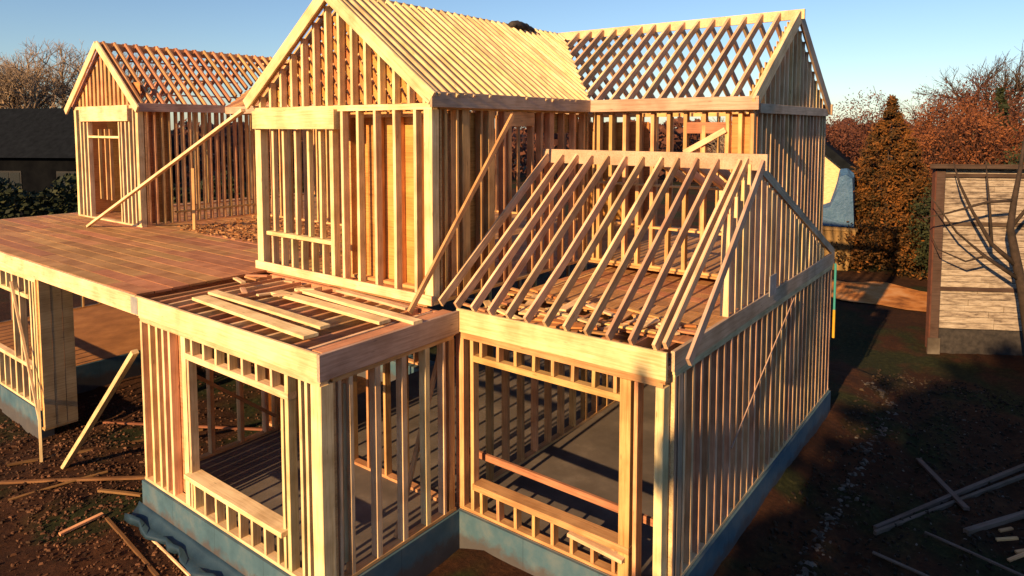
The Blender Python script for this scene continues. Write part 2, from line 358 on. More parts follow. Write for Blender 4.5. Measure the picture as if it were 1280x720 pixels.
# --- upper floor decks (sheathing boards run along B)
B = []
x = .03; i = 0
while x < 6.8:
    e = x + .292; y = 4.70 if x < 2.2 else .55
    y1 = 17.0
    cutsy = sorted([y] + [y + 1.1 + (i * 1.37) % 2.44 + k * 2.44 for k in range(7) if y + 1.1 + (i * 1.37) % 2.44 + k * 2.44 < y1 - .3] + [y1])
    for a, b_ in zip(cutsy[:-1], cutsy[1:]):
        z = 2.985 + rnd.uniform(0, .005); B.append((x, e - .016, a + .004, b_ - .004, z - .02, z + .018))
    x = e; i += 1
dk = boxes('deck', H, B + [(6.83, 11.9, -2.75, 17, 2.965, 3.0)], W_DECK); dk['label'] = 'flat boarded deck on the left of the house'
board('rim_beam', H, (.03, 17.03, 2.845), (6.8, 17.03, 2.845), .05, .31, (0, 0, 1), W_RIM)
for i in range(12):
    board('floor_joist', dk, (.06, 5.0 + i * 1.0, 2.85), (6.8, 5.0 + i * 1.0, 2.85), .06, .2, (0, 0, 1), W_BROWN)

# --- main gabled front wall (t = B from .46)
A0, B0, B1 = 2.41, .46, 5.06; BC = (B0 + B1) / 2; RZ = 7.95
def zr(y): return 6.2 + (2.36 - abs(y - BC)) * .7415      # top of the main roof
mf = Wall((A0 + .07, B0), (A0 + .07, B1), 3.0, ZT, label='tall front gable wall of the main house', mat=W_PALE)
mf.stud(.09, w=.17, d=.15, name='corner_post'); mf.stud(.38, w=.06)
for t in (.83, 1.27, 1.69, 2.08): mf.stud(t, w=.06)
mf.stud(2.36, w=.09, b=5.64); mf.stud(4.49, w=.18, d=.15, name='corner_post')
mf.rail(2.18, 4.56, 5.63, .33, d=.20, off=.04, mat=W_PALE)
mf.rail(2.4, 4.3, 3.66, .07, name='sill', mat=W_PALE)
for t in (2.72, 3.05, 3.42, 3.78, 4.1): mf.stud(t, a=3.74, b=5.62, w=.06, d=.09, off=-.02)
for i in range(6): mf.stud(2.62 + i * .3, b=3.65, name='cripple_stud')
board('rim_beam', mf.o, (A0 - .03, B0, 3.075), (A0 - .03, B1, 3.075), .04, .15, (0, 0, 1), W_PALE)
for i in range(14):
    y = B0 + .18 + i * (B1 - B0 - .36) / 13
    zt = zr(y) - .15
    if zt > ZT + .1: board('gable_stud', mf.o, (A0 + .07, y, ZT + .003), (A0 + .07, y, zt), .06, .12, (1, 0, 0), W_PALE)
EB = B0 - .06
for sgn in (-1, 1):
    board('rake_board', mf.o, (A0 - .10, BC + sgn * 2.40, zr(BC + 2.40) - .09), (A0 - .10, BC + sgn * .01, zr(BC) - .09), .05, .21, (0, 0, 1), W_PALE, ch=.006)
DB = []; k0 = B0 + .35
vs, fs = [], []
q = -2.0
while q < 2.3:                       # slanted boards closing the lower part of the gable
    def zt_(y): return min(zr(y) - .2, 7.35)
    y0 = BC + q; y1 = y0 + .55
    P4 = []
    for yy, zz in ((y0, ZT + .02), (y0 + .12, ZT + .02)):
        k_ = 0
        while k_ < 2.2 and zz + 1.3 * k_ < min(zr(yy + k_) - .2, 7.5): k_ += .02
        P4.append((yy, zz, yy + k_, zz + 1.3 * k_))
    if abs(y0 + .06 - BC) < 2.0:
        k = len(vs)
        for xx in (A0 + .16, A0 + .18): vs += [(xx, P4[0][0], P4[0][1]), (xx, P4[1][0], P4[1][1]), (xx, P4[1][2], P4[1][3]), (xx, P4[0][2], P4[0][3])]
        fs += [tuple(k + i for i in f_) for f_ in ((0, 1, 2, 3), (7, 6, 5, 4), (0, 4, 5, 1), (1, 5, 6, 2), (2, 6, 7, 3), (3, 7, 4, 0))]
    q += .185
put('wall_sheathing', vs, fs, W_OSB, mf.o)
# right wall of main house (t = A) and its door opening
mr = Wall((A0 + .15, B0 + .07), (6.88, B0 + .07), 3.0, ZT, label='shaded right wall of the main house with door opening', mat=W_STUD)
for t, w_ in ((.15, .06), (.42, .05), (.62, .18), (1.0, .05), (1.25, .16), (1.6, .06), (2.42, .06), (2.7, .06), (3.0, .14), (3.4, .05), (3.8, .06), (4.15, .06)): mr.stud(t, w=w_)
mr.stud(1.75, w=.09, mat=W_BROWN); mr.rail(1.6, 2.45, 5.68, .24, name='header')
mr.panel(.5, 1.45, 3.1, 5.9, .09, mat=W_OSB, pw=.3); mr.panel(2.5, 4.1, 5.55, 5.92, .08)
# left wall and partitions
ml = Wall((A0 + .15, B1 - .07), (6.88, B1 - .07), 3.0, ZT, label='left wall of the main house'); ml.run(.2, 4.2, .36)
pa = Wall((2.98, .62), (2.98, 3.0), 3.02, ZT - .1, label='orange boarded inner partition'); pa.run(.1, 2.1, .5); pa.panel(0, 2.38, 3.06, 5.95, -.08, pw=.4)
pb = Wall((5.2, 2.6), (5.2, 4.9), 3.02, ZT - .1, label='inner partition seen through the gable wall'); pb.run(.1, 2.2, .34); pb.panel(.1, .8, 3.1, 5.6, -.09)
pb.panel(1.7, 2.2, 3.1, 4.6, -.09)
# ceiling joists in gable wall depth
mroof = boxes('roof_frame', H, [(A0 - .05, 9.3, BC - .025, BC + .025, RZ - .24, RZ - .02)], W_RAFT); mroof['label'] = 'close set pale rafters of the main roof'
def valley(A): return max(0, (A - 6.78) * .668)
def valley_link(A): return max(0, (A - 5.85) * .49)
x = A0 + .02; i = 0
while x < 9.2:
    h = valley(x)
    for sgn in (-1, 1):
        ye = 2.36 - h / .7415
        if ye < .12: continue
        y0 = BC + sgn * (ye + (rnd.uniform(-.03, .05) if h == 0 else 0))
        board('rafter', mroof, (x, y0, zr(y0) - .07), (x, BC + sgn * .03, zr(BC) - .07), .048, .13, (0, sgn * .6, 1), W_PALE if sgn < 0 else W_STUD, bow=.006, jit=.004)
    x += .198; i += 1
# battens across the dense rafters (dark gaps close underneath)
for j in range(5):
    for sgn in (-1, 1):
        y = BC + sgn * (.35 + j * .5); L_ = 6.6 + (2.36 - abs(y - BC)) * .7415 / .668
        board('purlin', mroof, (A0 + .05, y, zr(y) - .165), (L_, y, zr(y) - .165), .10, .03, (0, 0, 1), W_BROWN)
fas = board('fascia_board', mroof, (A0 - .12, EB - .03, 6.07), (6.74, EB - .03, 6.07), .05, .23, (0, 0, 1), W_RIM, ch=.006)

# --- cross range
C0, C1, CC = 6.88, 11.92, 9.4
CE = -2.78
cf = Wall((C0 + .07, B0 - .05), (C0 + .07, CE), 3.0, ZT, label='front wall of the cross range above the wing roof', mat=W_STUD)
for t in (.15, .42, .72, 1.0, 1.3, 1.62, 1.95, 2.3, 2.72, 2.95, 3.15): cf.stud(t, w=.07)
cf.rail(1.98, 2.7, 5.55, .2, mat=W_BROWN); cf.rail(.1, 3.1, 4.55, .04, name='blocking'); cf.rail(1.0, 3.1, 3.75, .04, name='blocking')
board('diagonal_brace', cf.o, (C0 - .03, -1.55, 5.2), (C0 - .03, -2.3, 5.62), .05, .10, (0, 0, 1), W_RAFT)
cf.panel(2.75, 3.2, 3.1, 5.9, .09)
ce = Wall((C0 + .15, CE + .07), (C1, CE + .07), 3.0, ZT, label='boarded end gable wall of the cross range', mat=W_RAFT)
ce.run(.05, 4.9, .27, w=.06, mat=W_RAFT)
cl = Wall((C0 + .15, CE + .08), (C1, CE + .08), 0, 2.95, label='ground floor of the end gable wall', mat=W_BROWN); cl.run(.05, 4.9, .3)
Bx = []; x = C0 + .2; i = 0
while x < C1 - .05:
    if i % 9 != 6:
        e = x + .16; zt = 7.95 - .16 - abs((x + .08) - CC) * .668
        Bx.append((x, e - .012, CE + .145, CE + .16 + rnd.uniform(0, .01), 3.05, zt))
    x += .165; i += 1
boxes('wall_sheathing', ce.o, Bx, W_STUD)
board('rim_beam', ce.o, (C0 + .2, CE - .02, ZT - .03), (C1, CE - .02, ZT - .03), .04, .17, (0, 0, 1), W_RIM)
for i in range(17):
    x = C0 + .35 + i * .275; zt = 7.95 - .16 - abs(x - CC) * .668
    if zt > ZT + .1 and x < C1: board('gable_stud', ce.o, (x, CE + .07, ZT + .06), (x, CE + .07, zt), .055, .12, (0, 1, 0), W_PALE)
for sgn in (-1, 1):
    board('rake_board', ce.o, (CC + sgn * 2.66, CE - .04, 6.2 - .15), (CC + sgn * .01, CE - .04, RZ - .11), .05, .24, (0, 0, 1), W_RIM if sgn > 0 else W_PALE)
cb = Wall((C1 - .07, CE + .2), (C1 - .07, 16.1), 3.0, ZT, label='back wall of the cross range'); cb.run(.2, 18.5, .42); cb.panel(4.2, 6.6, 3.1, 5.8, -.08)
cbl = Wall((C1 - .07, CE + .2), (C1 - .07, 16.1), 0, 2.95, label='ground floor back wall'); cbl.run(.2, 18.5, .6)
cn = Wall((C0 + .07, 5.2), (C0 + .07, 12.0), 3.0, ZT, label='link wall between main house and left gable'); cn.run(.1, 6.6, .42)
croof = boxes('roof_frame', H, [(CC - .03, CC + .03, CE - .12, 15.9, RZ - .17, RZ + .02)], W_PALE); croof['label'] = 'open crossing rafters of the cross range roof'
y = CE + .02
while y < 16.0:
    if y > BC and y < BC + 2.36: h = (BC + 2.36 - y) * .7415
    elif y > EB and y <= BC: h = (y - EB) * .7415
    else: h = 0
    if h < 1.6 and y < 5.1: board('rafter', croof, (6.78 + h / .668, y, 6.2 + h - .07), (CC - .03, y, RZ - .07), .055, .14, (-.6, 0, 1), W_RAFT, bow=.01, jit=.008)
    board('rafter', croof, (12.02, y + .12, 6.2 - .07), (CC + .03, y + .12, RZ - .07), .055, .14, (.6, 0, 1), W_RAFT, bow=.01, jit=.008)
    y += .335
board('fascia_board', croof, (6.74, EB - .06, 6.07), (6.74, CE - .12, 6.07), .05, .23, (0, 0, 1), W_RIM, ch=.006)
lroof = boxes('roof_frame', H, [(5.9, 6.05, 5.3, 11.8, 6.0, 6.1)], W_BROWN); lroof['label'] = 'dark close boarded link roof beside the small left gable'
y = 5.2
while y < 14.0:
    h = max(0, (y - 11.93) * .80)
    board('rafter', lroof, (5.85 + h / .49, y, 6.24 + h - .03), (CC - .04, y, 6.24 + 3.51 * .49 - .03), .125, .05, (-.5, 0, 1), W_BROWN, bow=.006, jit=.004)
    y += .15
board('fascia_board', lroof, (5.82, 5.3, 6.13), (5.82, 11.9, 6.13), .05, .2, (0, 0, 1), W_RIM, ch=.006)
board('fascia_board', croof, (12.06, CE - .1, 6.06), (12.06, 16.3, 6.06), .05, .24, (0, 0, 1), W_RIM, ch=.006)

# --- left gabled annex
N0, N1, N2 = 3.48, 12.12, 16.20; NC = (N1 + N2) / 2; NZ = 6.25; NR = 8.0
nf = Wall((N0 + .07, N1), (N0 + .07, N2), 3.0, NZ, label='front gable wall of the small left gable', mat=W_PALE)
nf.stud(.08, w=.14, d=.15, name='corner_post')
for t in (.32, .55, .78, 1.02, 1.18): nf.stud(t, w=.06)
for t in (3.2, 3.45, 3.7): nf.stud(t, w=.07)
nf.stud(4.0, w=.14, d=.15, name='corner_post')
nf.rail(.5, 3.5, 5.82, .42, d=.18, off=.03, mat=W_PALE); nf.rail(1.2, 3.15, 5.35, .06, mat=W_PALE)
for t in (1.9, 2.2, 2.6): nf.stud(t, a=3.6, b=5.6, w=.05, d=.08, off=-.03, mat=W_STUD)
for i in range(16):
    y = N1 + .12 + i * (N2 - N1 - .24) / 15; zt = NZ + (2.04 - abs(y - NC)) * .84 - .05
    if zt > NZ + .08: board('gable_stud', nf.o, (N0 + .07, y, NZ + .003), (N0 + .07, y, zt), .12, .10, (1, 0, 0), W_STUD)
nf.panel(.15, 3.93, NZ + .02, NZ + .6, -.09)
def zn(y): return NZ + .04 + (2.2 - abs(y - NC)) * .80
for sgn in (-1, 1):
    board('rake_board', nf.o, (N0 - .12, NC + sgn * 2.3, zn(NC + 2.3) - .1), (N0 - .12, NC + sgn * .01, zn(NC) - .1), .05, .2, (0, 0, 1), W_PALE)
nr = Wall((N0 + .15, N1 + .07), (C0, N1 + .07), 3.0, NZ, label='right wall of the small left gable', mat=W_STUD)
nr.run(.1, 3.2, .2, w=.05) ; nr.panel(.1, .75, 3.06, 6.1, .08, pw=.22); nr.rail(.8, 3.2, 3.3, .05, name='blocking')
nl = Wall((N0 + .15, N2 - .07), (C1, N2 - .07), 3.0, NZ, label='left wall of the small left gable'); nl.run(.1, 8.1, .42); nl.panel(.1, 2.2, 3.05, 5.9, -.08)
nroof = boxes('roof_frame', H, [(N0 - .1, 9.3, NC - .03, NC + .03, NR - .2, NR + .0)], W_BROWN); nroof['label'] = 'open brown rafters of the small left gable'
x = N0 + .05
while x < 9.1:
    h = valley_link(x + .1)
    for sgn in (-1, 1):
        ye = 2.2 - h / .8
        if ye < .15: continue
        board('rafter', nroof, (x, NC + sgn * ye, zn(NC + ye) - .07), (x, NC + sgn * .03, zn(NC) - .07), .06, .14, (0, sgn * .6, 1), W_BROWN, bow=.01, jit=.006)
    x += .29
for j in range(3):
    y = NC - .5 - j * .6; board('purlin', nroof, (N0 + .05, y, zn(y) - .16), (6.9, y, zn(y) - .16), .08, .04, (0, 0, 1), W_BROWN)
board('fascia_board', nroof, (N0 - .12, N1 - .2, NZ - .08), (5.8, N1 - .2, NZ - .08), .05, .22, (0, 0, 1), W_RIM)

# --- below the deck
pk = Wall((.07, 9.0), (.07, 16.95), 0, 2.69, label='stud wall under the left end of the deck', mat=W_PALE)
for t in (.06, .19, .35, .95, 1.35): pk.stud(t, w=.06)
pk.rail(.4, 7.5, 2.2, .08); pk.rail(.4, 7.5, .75, .08, name='sill')
for i in range(20): pk.stud(.6 + i * .36, b=.745, name='cripple_stud'); 
for i in range(20): pk.stud(.6 + i * .36, a=2.285, name='cripple_stud')
rw = Wall((.02, 8.97), (.62, 8.97), -.4, 2.69, label='short boarded return wall under the deck', mat=W_STUD)
for t in (.06, .3, .54): rw.stud(t, w=.06)
rw.panel(0, .6, -.36, 2.66, -.08, mat=W_RAFT, pw=.2)
dbk = Wall((6.5, 4.8), (6.5, 16.9), 0, 2.9, label='back wall under the deck'); dbk.run(.2, 11.8, .45); dbk.panel(0, 12, .6, 2.0, -.09)
boxes('foundation', H, [(6.3, 6.9, 4.66, 11.2, -.9, -.015)], M_FOUND)
dlw = Wall((.3, 16.93), (6.4, 16.93), 0, 2.9, label='left end wall under the deck'); dlw.run(.2, 5.8, .45)

# ------------------------------------------------------------------ loose timber
def plank(label, a, b, w=.14, d=.04, mat=None, group=None, name='plank', hint=(0, 0, 1), cat='plank', bow=.01):
    return tag(board(name, None, a, b, w, d, hint, mat or W_PALE, bow=bow), label, cat, group)
plank('long pole propped from the deck up to the main gable corner', (2.65, 13.35, 3.03), (2.28, 5.2, 5.98), .09, .06, name='prop_board', cat='prop')
plank('prop browned to look shaded, leaning on the right wall of the main house', (1.85, .40, 3.03), (4.1, .26, 5.86), .05, .08, mat=W_BROWN, name='prop_board', cat='prop')  # shade on this prop is put in by the browner wood
plank('thick prop leaning from the soil against the low block corner', (-.20, 7.35, -.58), (-.07, 4.60, 2.12), .10, .08, name='prop_board', cat='prop')
plank('upper length of thin strip leaning at the deck return wall', (-.12, 8.7, -.1), (-.10, 10.0, 2.5), .05, .04, name='batten', cat='batten')
plank('lower length of thin strip standing in soil by return wall', (-.38, 7.9, -.6), (-.14, 8.66, .35), .05, .04, name='batten', cat='batten')
plank('front wide plank lying across the open joists', (.50, 3.66, 3.02), (.34, .62, 3.02), .22, .045)
plank('plank overlapping behind the front wide plank on the joists', (.76, 3.72, 3.045), (.66, .75, 3.04), .16, .04)
plank('long plank on the joists nearest the tall gable wall', (1.78, 2.9, 3.02), (1.60, -.02, 3.02), .16, .045)
plank('wide plank beside the scraps in the middle of the joists', (1.42, 3.0, 3.02), (1.34, .35, 3.02), .20, .045)
plank('short plank lying against the foot of the gable wall', (2.12, 2.3, 3.02), (2.02, .6, 3.02), .12, .04)
rb = random.Random(3)
for i in range(9):
    x, y, a = rb.uniform(.9, 2.2), rb.uniform(2.6, 4.4), rb.uniform(0, 3.1)
    L = rb.uniform(.12, .4); dx, dy = math.cos(a) * L, math.sin(a) * L
    plank('small scrap of wood among the joists beside the planks', (x - dx / 2, y - dy / 2, 3.0 + i * .008), (x + dx / 2, y + dy / 2, 3.015 + i * .008), .08, .03, mat=[W_RAFT, W_BROWN, W_PALE][i % 3], group='scraps on the flat block joists', name='offcut', cat='offcut')
for i in range(46):
    x, y, a = rb.uniform(2.75, 4.3), rb.uniform(-2.5, .1), rb.choice([1.57, 1.57, 1.2, 0.1]) + rb.gauss(0, .22)
    L = rb.uniform(.4, 1.3); dx, dy = math.cos(a) * L, math.sin(a) * L
    z = 2.85 + rb.uniform(0, .09)
    plank('loose offcut scattered on the floor under the wing rafters', (x - dx / 2, max(-3.05, min(.3, y - dy / 2)), z), (x + dx / 2, max(-3.1, min(.35, y + dy / 2)), z + rb.uniform(-.02, .05)), rb.uniform(.06, .15), .03, mat=[W_STUD, W_PALE, W_OSB, W_BROWN][i % 4], group='offcuts under the wing rafters', name='offcut', cat='offcut')
# a short pole standing on the deck in front of the left gable
plank('short stake standing upright on deck before the left gable', (4.1, 10.6, 3.0), (4.12, 10.62, 4.6), .07, .06, name='stake', cat='stake', mat=W_STUD)
# rubble on the deck between the gables
def chips(name, label, n, fx, zf, size, mat, cat, seed, flat=.4):
    r_ = random.Random(seed); vs, fs = [], []
    for _ in range(n):
        x, y = fx(r_); s = size * r_.uniform(.4, 1.5); k = len(vs); z = zf(x, y); a = r_.uniform(0, 6.28); el = r_.uniform(.5, 2.2)
        for dx, dy, dz in ((-1, -1, 0), (1, -1, 0), (1, 1, 0), (-1, 1, 0), (-.7, -.6, 1), (.6, -.7, 1), (.7, .6, 1), (-.6, .7, 1)):
            px, py = dx * s * el * r_.uniform(.7, 1.1), dy * s * r_.uniform(.6, 1.1)
            vs.append((x + px * math.cos(a) - py * math.sin(a), y + px * math.sin(a) + py * math.cos(a), z - s * .1 + dz * s * flat * r_.uniform(.7, 1.3) * 1.6))
        fs += [tuple(k + i for i in f_) for f_ in ((0, 3, 2, 1), (4, 5, 6, 7), (0, 1, 5, 4), (1, 2, 6, 5), (2, 3, 7, 6), (3, 0, 4, 7))]
    return tag(put(name, vs, fs, mat), label, cat, kind='stuff')
M_RUB = leaf_mat('mixed_rubble', (.10, .045, .02), (.24, .10, .035), (.42, .24, .11), 3)
M_CLOD = leaf_mat('soil_clods', (.02, .010, .006), (.055, .024, .012), (.16, .075, .04), 3)
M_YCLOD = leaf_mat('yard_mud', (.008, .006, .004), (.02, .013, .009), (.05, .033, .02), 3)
M_STONE = leaf_mat('pale_stones', (.03, .026, .022), (.07, .06, .052), (.16, .145, .13), 2)
chips('wood_rubble', 'orange wood chips and rubble strewn on deck between the gables', 1500, lambda r_: (r_.uniform(3.9, 6.7), r_.triangular(5.2, 11.9)), lambda x, y: 3.01, .035, M_RUB, 'rubble', 5)
chips('soil_clods', 'clods, chips and small stones on the bare soil at left', 5200, lambda r_: (r_.gauss(-.1, 1.1) if r_.random() < .6 else r_.uniform(-1.5, 5), r_.uniform(2.6, 10.8)) , gz, .017, M_CLOD, 'clods', 6, .7)
def pathpt(r_):
    P = [(13.2, -3.6), (12.1, -4.35), (9.7, -4.3), (7.5, -4.32), (6.0, -4.27), (4.6, -4.3)]; i = r_.randrange(5); t = r_.random()
    return P[i][0] * (1 - t) + P[i + 1][0] * t + r_.gauss(0, .06), P[i][1] * (1 - t) + P[i + 1][1] * t + r_.gauss(0, .09)
chips('stone_edging', 'line of pale broken stones in the dark soil beside the wing', 260, pathpt, lambda x, y: gz(x, y) - .012, .032, M_STONE, 'stones', 8, .5)
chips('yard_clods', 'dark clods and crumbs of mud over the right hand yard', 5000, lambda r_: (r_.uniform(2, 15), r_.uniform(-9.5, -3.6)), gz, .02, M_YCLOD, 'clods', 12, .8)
chips('soil_litter', 'small litter of stones and chips on the dark yard at right', 420, lambda r_: (r_.uniform(4.5, 15), r_.uniform(-9, -4)), gz, .013, M_STONE, 'litter', 9, .6)

W_MUD = wood('muddy_wood', (.20, .095, .045), (.10, .045, .02))
def gp(x, y, h=.05): return (x, y, gz(x, y) + h)
for lab, a, b_, w_, d_, mt in (
    ('short orange board on the soil, nearest the blue membrane', (-1.06, 5.11), (-.43, 5.15), .07, .04, W_STUD),
    ('narrow board on the soil pointing from the short orange board', (-.43, 5.0), (-.62, 2.9), .05, .04, W_MUD),
    ('thin pale stick lying along the blue membrane', (-.23, 4.03), (-.37, 2.5), .03, .03, W_PALE),
    ('red brown board end by the foundation corner', (-.15, 6.0), (.2, 5.2), .06, .04, W_MUD),
    ('long half buried board in front of the deck posts', (-1.1, 7.64), (.55, 5.7), .07, .04, W_MUD),
    ('long strip on the soil under the deck opening', (-.8, 8.3), (2.2, 6.9), .06, .04, W_MUD),
    ('strip of wood deeper under the deck', (1.1, 8.9), (3.0, 5.6), .06, .04, W_MUD),
    ('thin lath crossing the soil at the far left', (-1.2, 6.9), (.2, 6.5), .04, .03, W_MUD)):
    plank(lab, gp(*a, .03), gp(*b_, .035), w_, d_, mat=mt, cat='board', name='ground_board')
W_OLD = wood('old_grey_wood', (.15, .115, .10), (.08, .06, .05))
for lab, a, b_, w_, d_ in (
    ('long grey pole on the dark yard, upper of a touching pair', (6.75, -4.86), (11.6, -7.2), .07, .07),
    ('long grey pole on the dark yard, lower of a touching pair', (6.6, -4.88), (11.4, -7.3), .06, .06),
    ('short grey board crossing under the paired poles', (9.8, -5.09), (8.15, -5.96), .10, .05),
    ('grey pole parallel to and right of the paired poles', (7.38, -6.0), (10.6, -7.9), .09, .07),
    ('thin lath at the near edge of the yard', (6.0, -4.95), (5.7, -6.4), .05, .03),
    ('second thin lath lying beyond the near yard lath', (7.0, -5.5), (6.6, -6.9), .04, .03)):
    plank(lab, gp(*a, .04), gp(*b_, .08 if w_ > .06 else .05), w_, d_, mat=W_OLD, cat='pole' if 'pole' in lab else 'board', name='yard_pole' if 'pole' in lab else 'yard_board')
for i in range(9):
    x, y, a = 7.45 + rb.uniform(-.5, .5), -6.65 + rb.uniform(-.35, .3), rb.gauss(-1.2, .3); L = rb.uniform(.2, .45)
    plank('short orange offcut in the small pile on the dark yard', gp(x, y, .03 + i * .005), gp(x + math.cos(a) * L, y + math.sin(a) * L, .05 + i * .006), .05, .035, mat=W_STUD, group='orange offcuts on the yard', name='offcut', cat='offcut')

# blue membrane flaring from the block foundation
vs, fs = [], []; N = 26
for i in range(N + 1):
    y = 4.75 - i * .2; fl = .20 + .22 * noise.noise(V((i * .23, 3, 1))) + .08 * noise.noise(V((i * .8, 7, 1)))
    for (dx, z) in ((-.034, -.40), (-.06, -.46 - .02 * math.sin(i * 1.3)), (-.06 - fl * .5, -.56 + .02 * math.sin(i * 1.9)), (-.06 - fl, -.50 + .05 * math.sin(i * 1.1)), (-.08 - fl, -.60)):
        vs.append((dx, y, z))
    if i:
        for j in range(4): k = (i - 1) * 5 + j; fs.append((k, k + 1, k + 6, k + 5))
mb = put('drainage_membrane', vs, fs, M_MEMB, smooth=True); tag(mb, 'dark blue drainage membrane curling from the low block foundation', 'membrane')
so = mb.modifiers.new('s', 'SOLIDIFY'); so.thickness = .012
def tube(path, rad, n=6):
    vs, fs = [], []
    for i, p in enumerate(path):
        p = V(p); q = V(path[min(i + 1, len(path) - 1)]); o = V(path[max(i - 1, 0)]); d = (q - o).normalized()
        u = d.orthogonal().normalized(); v_ = d.cross(u); r_ = rad[i] if isinstance(rad, (list, tuple)) else rad
        for k in range(n): t = k * 2 * math.pi / n; vs.append(p + (u * math.cos(t) + v_ * math.sin(t)) * r_)
        if i:
            for k in range(n): a, b = (i - 1) * n + k, (i - 1) * n + (k + 1) % n; fs.append((a, b, b + n, a + n))
    fs.append(tuple(range(n - 1, -1, -1))); fs.append(tuple((len(path) - 1) * n + k for k in range(n)))
    return vs, fs
M_TEAL = rough_mat('teal_plastic', [(.3, (.03, .20, .22)), (.7, (.05, .30, .30))], 3, .5, .05, .01)
M_YEL = rough_mat('yellow_plastic', [(.3, (.45, .26, .02)), (.7, (.6, .36, .04))], 3, .5, .05, .01)
dp = root('corner_pipe', (10.76, -3.325, 1.15), 'short teal and yellow pipe fixed at the far corner of the wing', 'pipe')
put('upper_pipe', *tube([(10.76, -3.325, 1.75), (10.76, -3.325, 2.72), (10.755, -3.32, 2.76)], .024, 8), M_TEAL, dp)
put('lower_pipe', *tube([(10.76, -3.325, 1.15), (10.76, -3.325, 1.76)], .027, 8), M_YEL, dp)
# bundle of felt on the ridge
vs, fs = [], []
for i in range(12):
    t = i / 11; r_ = .13 * math.sin(math.pi * min(1, .12 + t * .86)) ** .5 * (1 - .45 * t)
    for k in range(10):
        a = k * math.pi * 2 / 10; vs.append((7.15 + t * .95, 2.62 + .02 * math.sin(i * 2), RZ - .10 + r_ * .6 + r_ * math.sin(a) * .9 - .04 * t + .012 * math.sin(k * 5 + i * 3)))
        vs[-1] = (vs[-1][0], vs[-1][1] + r_ * 1.2 * math.cos(a), vs[-1][2])
    if i:
        for k in range(10): a, b = (i - 1) * 10 + k, (i - 1) * 10 + (k + 1) % 10; fs.append((a, b, b + 10, a + 10))
fs.append(tuple(range(9, -1, -1))); fs.append(tuple(110 + k for k in range(10)))
tag(put('felt_bundle', vs, fs, M_BLACK, smooth=True), 'black bundle of roofing felt lying on the main ridge', 'bundle')

# ------------------------------------------------------------------ trees
def trunk_mesh(h, r0, seed, lean=(0, 0), limbs=5, spread=.5, start=.35):
    r_ = random.Random(seed); vs, fs = [], []
    def addt(p, r):
        v, f = tube(p, r, 7); k = len(vs); vs.extend(v); fs.extend([tuple(k + i for i in q) for q in f])
    pts = [V((lean[0] * t * h + .03 * h * math.sin(t * 4 + seed), lean[1] * t * h, t * h)) for t in [i / 6 for i in range(7)]]
    addt(pts, [r0 * (1.3 if i == 0 else 1 - i / 7.2) for i in range(7)])
    for i in range(limbs):
        t = start + (1 - start) * i / limbs; b = pts[0].lerp(pts[-1], t); a = i * 2.4 + seed
        d = V((math.cos(a), math.sin(a), .8)).normalized(); L = h * spread * (1.1 - t)
        addt([b, b + d * L * .5, b + d * L + V((0, 0, L * .2))], [r0 * (1 - t) * .7 + .02, r0 * (1 - t) * .4 + .015, .01])
    return vs, fs
def crown_mesh(n, cz, rx, rz, leaf, seed, clumps=60, shape='ball', cl=.16):
    r_ = random.Random(seed); C = []
    for ci in range(clumps):
        if shape == 'cone':
            t = 1 - ((ci + .5) / clumps) ** .62; a = r_.uniform(0, 6.28); rr = rx * min(1, (1 - t) * 1.2 + .02) * r_.uniform(.5, 1.08); C.append((V((rr * math.cos(a), rr * math.sin(a), cz - rz + 2 * rz * t)), .22 + .7 * (1 - t)))
        else:
            d = V((r_.gauss(0, 1), r_.gauss(0, 1), r_.gauss(0, 1) + .15)).normalized() * r_.uniform(.45, 1) ** .6
            C.append((V((d.x * rx, d.y * rx, cz + d.z * rz)), r_.uniform(.6, 1.3)))
    vs, fs = [], []
    for i in range(n):
        c, s = C[i % clumps]; s *= cl * rx if shape != 'cone' else cl * rx
        p = c + V((r_.gauss(0, s), r_.gauss(0, s), r_.gauss(0, s * .8)))
        u = V((r_.gauss(0, 1), r_.gauss(0, 1), r_.gauss(0, 1))).normalized(); v_ = u.orthogonal().normalized(); l = leaf * r_.uniform(.6, 1.4); k = len(vs)
        vs += [p - u * l, p + v_ * l * .55, p + u * l, p - v_ * l * .55]; fs.append((k, k + 1, k + 2, k + 3))
    return vs, fs
def leafy(loc, h, rx, n, leaf, mat, label, seed, cat='tree', name='tree', shape='ball', clumps=60, base=.25, group=None, cl=.16, bark=M_BARK, twigs=None):
    z = gz(loc[0], loc[1]) - .05; t = root(name, (loc[0], loc[1], z), label, cat, group); mw = Matrix.Translation((loc[0], loc[1], z))
    put('trunk', *trunk_mesh(h * .85, h * .022 + .05, seed), bark, t, mw, True)
    rz = h * (1 - base) / 2
    put('crown', *crown_mesh(n, h - rz, rx, rz, leaf, seed, clumps, shape, cl), mat, t, mw)
    if twigs: put('twigs', *twig_mesh(h * 1.06, rx, seed), twigs, t, mw, True)
    return t
def twig_mesh(h, rx, seed, depth=6):
    r_ = random.Random(seed * 3 + 1); VV, FF = [], []
    def seg(p, d, L, r, lv):
        q = p + d * L; v, f = tube([p, q], [r, r * .65], 3 if lv > 1 else 5); k = len(VV); VV.extend(v); FF.extend([tuple(k + i for i in x) for x in f])
        if lv >= depth: return
        for i in range(3 if lv else 5):
            nd = (d + V((r_.gauss(0, .42), r_.gauss(0, .42), r_.gauss(.2, .2)))).normalized(); seg(p.lerp(q, 1 if i == 0 else r_.uniform(.3, .95)), nd, L * r_.uniform(.66, .86), max(.011, r * .6), lv + 1)
    seg(V((0, 0, 0)), V((0, 0, 1)), h * .27, h * .018, 0)
    return VV, FF
